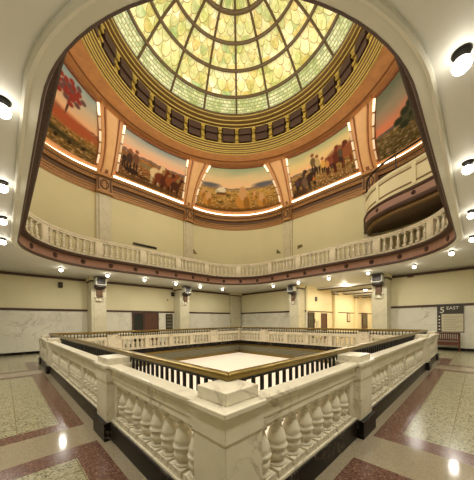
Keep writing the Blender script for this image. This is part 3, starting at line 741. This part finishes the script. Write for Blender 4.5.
def paint_plough(u,v):
    c=landscape(u,v,.62,[sr(240,186,150),sr(222,196,168),sr(146,168,168)],[sr(108,66,34),sr(176,116,58),sr(206,154,84)],1.)
    c=blob(c,u,v,.5,.45,.5,.05,sr(140,120,84),.9)
    c=person_fig(c,u,v,.13,.18,.5,sr(84,60,50)); c=person_fig(c,u,v,.22,.24,.48,sr(120,84,62)); c=person_fig(c,u,v,.06,.2,.36,sr(70,54,44)); c=blob(c,u,v,.18,.2,.1,.06,sr(60,44,32))
    for x,y,s,cc in ((.52,.36,1.2,sr(216,192,150)),(.60,.28,1.3,sr(120,62,38)),(.70,.25,1.3,sr(92,50,32)),(.77,.30,1.2,sr(140,80,46)),(.86,.24,1.1,sr(84,50,34))): c=horse(c,u,v,x,y,s,cc)
    c=blob(c,u,v,.36,.16,.12,.02,sr(70,52,36)); c=blob(c,u,v,.5,.06,.5,.05,sr(96,70,40),.9)
    return c
def paint_harvest(u,v):
    c=landscape(u,v,.56,[sr(244,204,160),sr(224,204,160),sr(164,182,150)],[sr(160,112,50),sr(214,172,92),sr(232,194,116)],2.)
    c=blob(c,u,v,.12,.60,.14,.05,sr(112,112,118),.6); c=blob(c,u,v,.88,.60,.16,.06,sr(112,112,118),.6)
    c=blob(c,u,v,.28,.50,.06,.07,sr(232,222,196)); c=blob(c,u,v,.23,.45,.03,.04,sr(200,190,160)); c=blob(c,u,v,.29,.42,.07,.03,sr(120,80,50))
    for x,y,s in ((.13,.2,1.2),(.57,.24,1.9),(.8,.18,1.2),(.05,.33,.8),(.72,.34,.7)): c=stack(c,u,v,x,y,s,sr(206,150,76))
    c=blob(c,u,v,.5,.02,.6,.05,sr(120,84,44),.9)
    return c
def paint_settlers(u,v):
    c=landscape(u,v,.55,[sr(240,196,146),sr(228,206,150),sr(176,184,146)],[sr(120,84,46),sr(196,152,84),sr(214,172,104)],3.)
    c=blob(c,u,v,.85,.62,.2,.1,sr(150,96,70),.6)
    for x,y,s,cc in ((.14,.30,1.2,sr(84,62,52)),(.26,.26,1.2,sr(120,96,78)),(.34,.32,1.1,sr(70,50,40)),(.66,.46,1.3,sr(130,70,46)),(.78,.46,1.3,sr(110,60,40)),(.9,.48,1.2,sr(150,92,58))): c=horse(c,u,v,x,y,s,cc)
    for x,y,h,cc in ((.4,.4,.5,sr(120,96,66)),(.47,.36,.46,sr(196,170,120)),(.55,.3,.4,sr(216,170,90)),(.61,.26,.38,sr(206,150,90)),(.68,.3,.36,sr(140,80,60)),(.82,.34,.4,sr(96,84,66)),(.1,.16,.3,sr(90,70,80)),(.38,.15,.22,sr(190,120,60))): c=person_fig(c,u,v,x,y,h,cc)
    c=blob(c,u,v,.1,.05,.2,.1,sr(84,62,44),.7); return c
def paint_valley(u,v):
    c=landscape(u,v,.5,[sr(236,184,140),sr(208,188,160),sr(150,170,170)],[sr(116,92,50),sr(186,142,74),sr(206,160,92)],4.)
    c=blob(c,u,v,.75,.42,.3,.1,sr(176,96,62),.7); c=blob(c,u,v,.3,.5,.3,.08,sr(148,110,96),.7)
    c=blob(c,u,v,.70,.70,.012,.22,sr(90,60,50))
    for i in range(26):
        a=i*2.4; r=.03+.006*i; c=blob(c,u,v,.68+r*cos(a)*1.0,.80+r*sin(a)*.9,.035,.035,(sr(150,66,54) if i%3 else sr(116,84,80)),.4)
    c=blob(c,u,v,.5,.18,.5,.05,sr(70,66,40),.9)
    for i in range(9): c=blob(c,u,v,.1+.1*i,.12+.02*(i%3),.015,.03,sr(60,44,32))
    return c
def paint_storm(u,v):
    c=landscape(u,v,.42,[sr(228,140,104),sr(158,146,124),sr(112,120,100)],[sr(92,82,46),sr(130,110,66),sr(160,120,76)],5.)
    for i in range(22):
        a=i*2.4; r=.02+.007*i; c=blob(c,u,v,.34+r*cos(a),.42+r*sin(a)*.8,.04,.05,(sr(56,62,44) if i%3 else sr(86,84,60)),.4)
    c=blob(c,u,v,.34,.2,.012,.2,sr(50,40,30)); return c
MUR,nt,p=newmat('painted_mural'); at=N(nt,'ShaderNodeVertexColor'); at.layer_name='paint'; L(nt,at.outputs[0],p.inputs['Base Color']); p.inputs['Roughness'].default_value=.7; p.inputs['Specular IOR Level'].default_value=.12
def mural(center,kind,paint,label,t0=.115,t1=.90,flip=False):
    tt=empty('mural',(0,0,0),0,label,'mural')
    nu,nv=150,76
    def pos(u,v,off=.05):
        t=t0+(t1-t0)*v; h=half(kind,t); th=center-(2*u-1)*h
        return msurf(th,t,off)
    mb=MB(); patch(mb,lambda u,v:pos(u,v),nu,nv); me=mb.mesh('painting',[MUR])
    ca=me.color_attributes.new('paint','FLOAT_COLOR','POINT')
    for j in range(nv+1):
        for i in range(nu+1):
            u,v=i/nu,j/nv; c=paint(1-u if flip else u,v); ca.data[j*(nu+1)+i].color=(*[min(1,max(0,(x*1.05)**1.12)) for x in c],1)
    o=bpy.data.objects.new('painting',me); link(o,tt)
    # raised frame: sides and top
    def strip(uv0,uv1,w,n,h,mat,name,inner=0):
        mb=MB(); prof=[(inner,.03),(inner,h),(inner+w,h),(inner+w,.03)]
        ring=[]
        for k in range(n+1):
            a=k/n; u=uv0[0]+(uv1[0]-uv0[0])*a; v=uv0[1]+(uv1[1]-uv0[1])*a
            for d,hh in prof:
                du=0;dv=0
                if name=='frame_side': du=(-d if uv0[0]<.5 else d)/ (2*half(kind,.5)*7.6)
                else: dv=d/2.3
                ring.append(pos(u+du,v+dv,hh))
        m=4
        fs=[(i*m+q,(i+1)*m+q,(i+1)*m+(q+1)%m,i*m+(q+1)%m) for i in range(n) for q in range(m)]
        mb.add(ring,fs,0,False); return mb.build(name,[mat],tt)
    strip((0,-.0),(0,1.04),.05,24,.16,OLINE,'frame_side'); strip((1,-.0),(1,1.04),.05,24,.16,OLINE,'frame_side')
    strip((-.015,1.0),(1.015,1.0),.06,40,.17,OLINE,'frame_top')
    # lamps up both jambs
    for s in (0,1):
        for k in range(5):
            v=.04+k*.2; du=(-.012 if s==0 else 1.012)
            a=Vector(pos(du,v,.13)); b=Vector(pos(du,v+.17,.13))
            mb=MB(); mb.tube([a,b],.06,8); mb.build('jamb_lamp',[BULB if k==4 else BULBS[1+(k+s)%2]],tt)['label']='lit lamp in the mural jamb'
    return tt
Q=pi/4
mural(3*Q,'corner',paint_valley,'leftmost mural, valley with a red-leaved tree, cut off by the ceiling edge')
mural(2*Q,'side',paint_plough,'mural of a ploughman with horses, left of the far corner')
mural(1*Q,'corner',paint_harvest,'mural of haystacks and a white wagon in the far corner straight ahead')
mural(0,'side',paint_settlers,'mural of a crowd of settlers with horses, right of the far corner')
mural(-1*Q,'corner',paint_storm,'rightmost mural with a dark sky and a tree above the mezzanine handrail')

# curved piers between the murals
def rib(center,sgn,label):
    # sgn=+1: the side mural lies at smaller angle
    t=empty('mural_pier',(0,0,0),0,label,'pier')
    def edge(tt_,which):   # which 0: toward side mural, 1: toward corner mural
        a=half('side',tt_)+.018 if which==0 else pi/4-half('corner',tt_)-.018
        return a
    def pos(u,v,off):
        tv=.0+.985*v
        a=edge(min(tv,.9),0)*(1-u)+edge(min(tv,.9),1)*u
        return msurf(center+sgn*a,tv,off)
    def slab(u0,u1,h,mat,name,v0=0,v1=1):
        mb=MB(); n=22;ring=[]
        for k in range(n+1):
            v=v0+(v1-v0)*k/n
            for u,hh in ((u0,.02),(u0,h),(u0*.75+u1*.25,h+.012),(u0*.25+u1*.75,h+.012),(u1,h),(u1,.02)): ring.append(pos(u,v,hh))
        m=6; fs=[(i*m+q,(i+1)*m+q,(i+1)*m+(q+1)%m,i*m+(q+1)%m) for i in range(n) for q in range(m)]
        fs+= [tuple(range(m)),tuple(reversed(range(n*m,n*m+m)))]
        mb.add(ring,fs,0,False); return mb.build(name,[mat],t)
    slab(.02,.98,.14,ORANGE,'pier_body')
    slab(.16,.21,.19,OLINE,'edge_moulding',.03,.93); slab(.79,.84,.19,OLINE,'edge_moulding',.03,.93)
    fp=slab(.27,.73,.175,ORANGE2,'face_panel',.05,.93)
    pf=slab(.40,.60,.19,OLINE,'panel_foot',.05,.10); pf.parent=fp
    return t
rl={(1,1):'curved amber pier left of the haystack mural',(1,-1):'curved amber pier between the leftmost mural and the ploughing mural',
    (0,1):'curved amber pier right of the haystack mural',(0,-1):'curved amber pier right of the settlers mural, above the mezzanine'}
rib(pi/2,-1,rl[(1,1)]); rib(pi/2,1,rl[(1,-1)]); rib(0,1,rl[(0,1)]); rib(0,-1,rl[(0,-1)])
rib(pi,-1,'curved amber pier beyond the leftmost mural'); rib(-pi/2,1,'curved amber pier beyond the rightmost mural')
# soffit ring between mural tops and the gold ring, with painted line
mb=MB(); mb.sweep(circ(0.001,96),[(6.98,ZM1-.02),(6.6,ZM1+.03),(6.2,ZM1+.03),(5.85,ZM1-.0)]); struct(mb.build('ceiling_drum',[ORANGE]))
mb=MB(); mb.sweep(circ(0.001,96),[(6.78,ZM1-.02),(6.72,ZM1+.0),(6.68,ZM1+.05)]); struct(mb.build('trim_3',[OLINE]))

GLINE=plain('bright_gilt_line',sr(214,190,100),.4,metal=.1,var=.1,scale=12)
# ------------------------------------------------------------------ gold ring, coffers
ring=empty('dome_cornice',(0,0,12.5),0,'round gold cornice with dark coffers at the foot of the glass dome','cornice')
C0=circ(0.001,128)
MB().sweep(C0,[(5.95,.15),(5.93,.06),(5.86,.0),(5.78,.02),(5.78,.09),(5.73,.10),(5.72,.17),(5.67,.19),(5.66,.27),(5.60,.29),(5.58,.37),(5.50,.40),(5.50,.46),(5.55,.50),(5.62,.50)]).build('gold_moulding',[GOLDD],ring)
mb=MB()
for r,z in ((5.93,.06),(5.86,.0),(5.775,.07),(5.72,.14),(5.655,.25),(5.58,.345),(5.50,.43)): mb.tube([(r*cos(2*pi*k/96),r*sin(2*pi*k/96),z) for k in range(96)],.024,6,closed=True)
mb.build('bead_lines',[GLINE],ring)
MB().sweep(C0,[(5.66,.46),(5.66,1.42)]).build('coffer_backing',[GOLDD],ring)
cof=MB(); cof.box(-.20,0,-.34,.34,-.38,-.02); cof.box(-.27,0,-.36,.36,.02,.40); cof.box(-.16,0,-.33,.33,-.02,.02); cf=cof.mesh('coffer_block',[COFFER])
brm=MB(); brm.box(-.13,0,-.09,.09,-.42,.46); brm.box(-.24,0,-.11,.11,.25,.42); brm.tube([(-.17,-.10,-.2),(-.17,.10,-.2)],.07,8); brm.tube([(-.2,-.10,.16),(-.2,.10,.16)],.06,8); brk_m=brm.mesh('modillion',[GOLD])
for k in range(32):
    a=2*pi*(k+.5)/32+.0
    inst(cf,'coffer_block',ring,(5.64*cos(a),5.64*sin(a),.92),a)
    a=2*pi*k/32
    inst(brk_m,'modillion',ring,(5.64*cos(a),5.64*sin(a),.92),a)
MB().sweep(C0,[(5.66,1.34),(5.46,1.34),(5.44,1.42),(5.50,1.46),(5.38,1.50),(5.36,1.60),(5.42,1.64),(5.30,1.68),(5.28,1.80),(5.34,1.84),(5.24,1.90),(5.20,1.98),(5.24,2.08)]).build('upper_moulding',[GOLDD],ring)
mb=MB()
for r,z in ((5.43,1.37),(5.36,1.52),(5.27,1.72),(5.2,1.93)): mb.tube([(r*cos(2*pi*k/96),r*sin(2*pi*k/96),z) for k in range(96)],.022,6,closed=True)
mb.build('gilt_lines',[GLINE],ring)

# ------------------------------------------------------------------ stained glass dome
dome=empty('stained_glass_dome',(0,0,14.52),0,'round leaded glass dome in yellow and green panes over the rotunda','dome')
rings=[(5.24,14.58),(4.62,15.13),(3.77,15.82),(2.87,16.33),(1.87,16.66),(.9,16.85),(.02,16.9)]
z0=14.52
def prof_at(f):   # f in ring units, smooth interpolation (Catmull-Rom)
    i=min(int(f),len(rings)-2); t=f-i
    P=[rings[max(0,i-1)],rings[i],rings[i+1],rings[min(len(rings)-1,i+2)]]
    g=lambda a,b,c,d:.5*((2*b)+(-a+c)*t+(2*a-5*b+4*c-d)*t*t+(-a+3*b-3*c+d)*t**3)
    return tuple(g(*[q[k] for q in P]) for k in (0,1))
cells=[None,3,3,2,2,1]; SEG=16
rows=[None,2.5,2.5,2.5,2,2]
for i in range(6):
    for s in range(SEG):
        mb=MB();vs=[];uvs=[];nu,nv=6,4
        for j in range(nv+1):
            r,z=prof_at(i+j/nv)
            for k in range(nu+1):
                a=2*pi*(s+k/nu)/SEG+pi/4; vs.append((r*cos(a),r*sin(a),z-z0))
                if i==0: uvs.append((2.0*k/nu+s*3.7,.62*j/nv+.001))
                else: uvs.append((cells[i]*(k/nu)+s*7,-(rows[i]*(1-j/nv))*-1+i*5))
        fs=[(j*(nu+1)+k,j*(nu+1)+k+1,(j+1)*(nu+1)+k+1,(j+1)*(nu+1)+k) for j in range(nv) for k in range(nu)]
        mb.add(vs,fs,0,True,uvs); mb.build('glass_panel' if i else 'border_panel',[GLASSB if i==0 else GLASS],dome)
MET=plain('bronze_glazing_bar',sr(98,78,46),.5,metal=.0,var=.15,scale=6)
for s in range(SEG):
    a=2*pi*s/SEG+pi/4; pts=[]
    for j in range(0,41):
        r,z=prof_at(j/40*5); pts.append((r,z-z0-.02))
    mb=MB(); vs=[];fs=[]
    w=.055
    for r,z in pts:
        for d,h in ((-w,0),(-w,-.05),(-w*.4,-.10),(w*.4,-.10),(w,-.05),(w,0)):
            vs.append((r*cos(a)-d*sin(a),r*sin(a)+d*cos(a),z+h))
    m=6
    for i in range(len(pts)-1):
        for q in range(m): fs.append((i*m+q,(i+1)*m+q,(i+1)*m+(q+1)%m,i*m+(q+1)%m))
    mb.add(vs,fs); mb.build('rib',[MET],dome)
for i,w in ((0,.07),(1,.065),(2,.065),(3,.065),(4,.09),(5,.06)):
    r,z=rings[i]
    MB().sweep(circ(0.001,96),[(r-w,z-z0),(r-w,z-z0-.08),(r-w*.4,z-z0-.13),(r+w*.4,z-z0-.13),(r+w,z-z0-.08),(r+w,z-z0)],profclosed=True).build('ring_bar',[MET],dome)
MB().lathe([(.25,2.36),(.2,2.2),(.1,2.12),(.001,2.08)],20,cap=False).build('centre_boss',[GOLD],dome)

# ------------------------------------------------------------------ mezzanine balcony at the right corner
bal=empty('mezzanine_balcony',(6.4,-5.6,6.5),0,'rounded mezzanine balcony projecting from the drum at the upper right corner','balcony')
ctrl=[(7.95,-2.35),(7.55,-2.5),(6.85,-2.72),(6.05,-3.2),(5.42,-4.05),(5.02,-5.1),(4.65,-5.9),(4.25,-6.6),(4.0,-7.3),(3.9,-7.9)]
pts=[]
for i in range(len(ctrl)-1):
    Pq=[ctrl[max(0,i-1)],ctrl[i],ctrl[i+1],ctrl[min(len(ctrl)-1,i+2)]]
    for j in range(6):
        t=j/6; g=lambda a,b,c,d:.5*((2*b)+(-a+c)*t+(2*a-5*b+4*c-d)*t*t+(-a+3*b-3*c+d)*t**3)
        pts.append(tuple(g(*[q[k] for q in Pq]) for k in (0,1)))
pts.append(ctrl[-1])
bp=[]
for i,(x,y) in enumerate(pts):
    a=pts[max(0,i-1)];b=pts[min(len(pts)-1,i+1)]; tx,ty=b[0]-a[0],b[1]-a[1]; l=hypot(tx,ty)
    bp.append((x-6.4,y+5.6,ty/l,-tx/l))     # normal pointing into the void? fixed below
if bp[20][2]*(-1)+bp[20][3]*(1)<0: bp=[(x,y,-nx,-ny) for x,y,nx,ny in bp]
def sw(prof,name,mat): return MB().sweep(bp,prof,closed=False).build(name,[mat],bal)
sw([(-.30,-.20),(-.14,-.20),(-.11,-.17),(-.11,-.12),(-.14,-.10),(-.14,-.04)],'soffit_moulding',GOLDD)
sw([(-.16,-.06),(-.02,-.04),(.05,.0),(.06,.06),(.03,.09),(0,.11)],'lower_moulding',BROWN)
fb=sw([(0,.11),(.0,.40)],'fascia_band',FASC)
sw([(0,.40),(.05,.42),(.07,.48),(.04,.52),(.0,.55)],'upper_moulding',BROWN)
sw([(0,.55),(-.04,.57),(-.04,.68),(-.06,.70),(-.06,1.42),(-.03,1.45),(.0,1.5),(.0,1.58),(-.2,1.58),(-.2,.5)],'parapet',PLASTER)
sw([(-.05,.70),(-.035,.72),(-.035,.76),(-.05,.78)],'panel_moulding',GOLDD); sw([(-.05,1.32),(-.035,1.34),(-.035,1.37),(-.05,1.39)],'panel_moulding',GOLDD)
for i in range(12,len(bp),9):
    x,y,nx,ny=bp[i]; inst(rm,'rosette',fb,(x,y,.26),atan2(-ny,-nx))
    MB().box(-.08,.08,-.02,.03,.60,1.5,M=Matrix.Translation((x-nx*.05,y-ny*.05,0))@Matrix.Rotation(atan2(ny,nx)-pi/2,4,'Z')).build('parapet_stile',[PLASTER],bal)
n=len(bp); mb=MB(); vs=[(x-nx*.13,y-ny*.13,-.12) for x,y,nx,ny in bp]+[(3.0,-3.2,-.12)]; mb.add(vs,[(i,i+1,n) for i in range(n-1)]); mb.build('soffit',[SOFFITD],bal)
mb=MB(); vs=[(x,y,.5) for x,y,nx,ny in bp]+[(3.0,-3.2,.5)]; mb.add(vs,[(i,i+1,n) for i in range(n-1)]); mb.build('deck',[T_PLAIN],bal)
hr=[(x-nx*.1,y-ny*.1,2.28) for x,y,nx,ny in bp[6:]]
MB().tube([(hr[0][0]+.05,hr[0][1]+.0,1.58)]+[(hr[0][0]+.0,hr[0][1],1.9)]+hr,.042,8).build('handrail',[IRON],bal)
for i in range(16,len(bp),10):
    x,y,nx,ny=bp[i]; MB().box(x-nx*.1-.02,x-nx*.1+.02,y-ny*.1-.02,y-ny*.1+.02,1.58,2.28).build('handrail_post',[IRON],bal)

# added fill spots by the dome cornice, no real fixtures, to brighten the drum
for k in range(16):
    a=2*pi*(k+.5)/16+.1
    l=bpy.data.lights.new('drum_fill_spot','SPOT'); l.energy=FILL_W; l.color=(1.,.94,.82); l.spot_size=radians(150); l.spot_blend=.8; l.shadow_soft_size=.05
    o=bpy.data.objects.new('drum_fill_spot',l); link(o,ring)
    p0=Vector((5.15*cos(a),5.15*sin(a),.7)); d=Vector((-6*cos(a),-6*sin(a),7.8-12.5))-p0
    o.location=p0; o.rotation_euler=d.to_track_quat('-Z','Y').to_euler()

# ------------------------------------------------------------------ camera
f_px=237.94; yaw=.789; roll=.010
fw=Vector((cos(yaw),sin(yaw),0)); rt=Vector((sin(yaw),-cos(yaw),0)); up=Vector((0,0,1))
r2=rt*cos(roll)-up*sin(roll); u2=up*cos(roll)+rt*sin(roll)
cam=bpy.data.cameras.new('camera'); co=bpy.data.objects.new('camera',cam); COL.objects.link(co)
M=Matrix((( r2.x,u2.x,-fw.x,-6.783),(r2.y,u2.y,-fw.y,-6.933),(r2.z,u2.z,-fw.z,EYE),(0,0,0,1)))
co.matrix_world=M
cam.sensor_fit='HORIZONTAL'; cam.sensor_width=36; cam.lens=36*f_px/474
cam.shift_x=-(239.45-237)/474; cam.shift_y=(320.75-240)/474; cam.clip_start=.05; cam.clip_end=200
S.camera=co
w=bpy.data.worlds.new('world'); S.world=w; w.use_nodes=True
w.node_tree.nodes['Background'].inputs[0].default_value=(.9,.95,1,1); w.node_tree.nodes['Background'].inputs[1].default_value=.4
vs_=S.view_settings; vs_.view_transform='Standard'; vs_.look='None'; vs_.gamma=1; vs_.use_curve_mapping=False; vs_.exposure=0.04
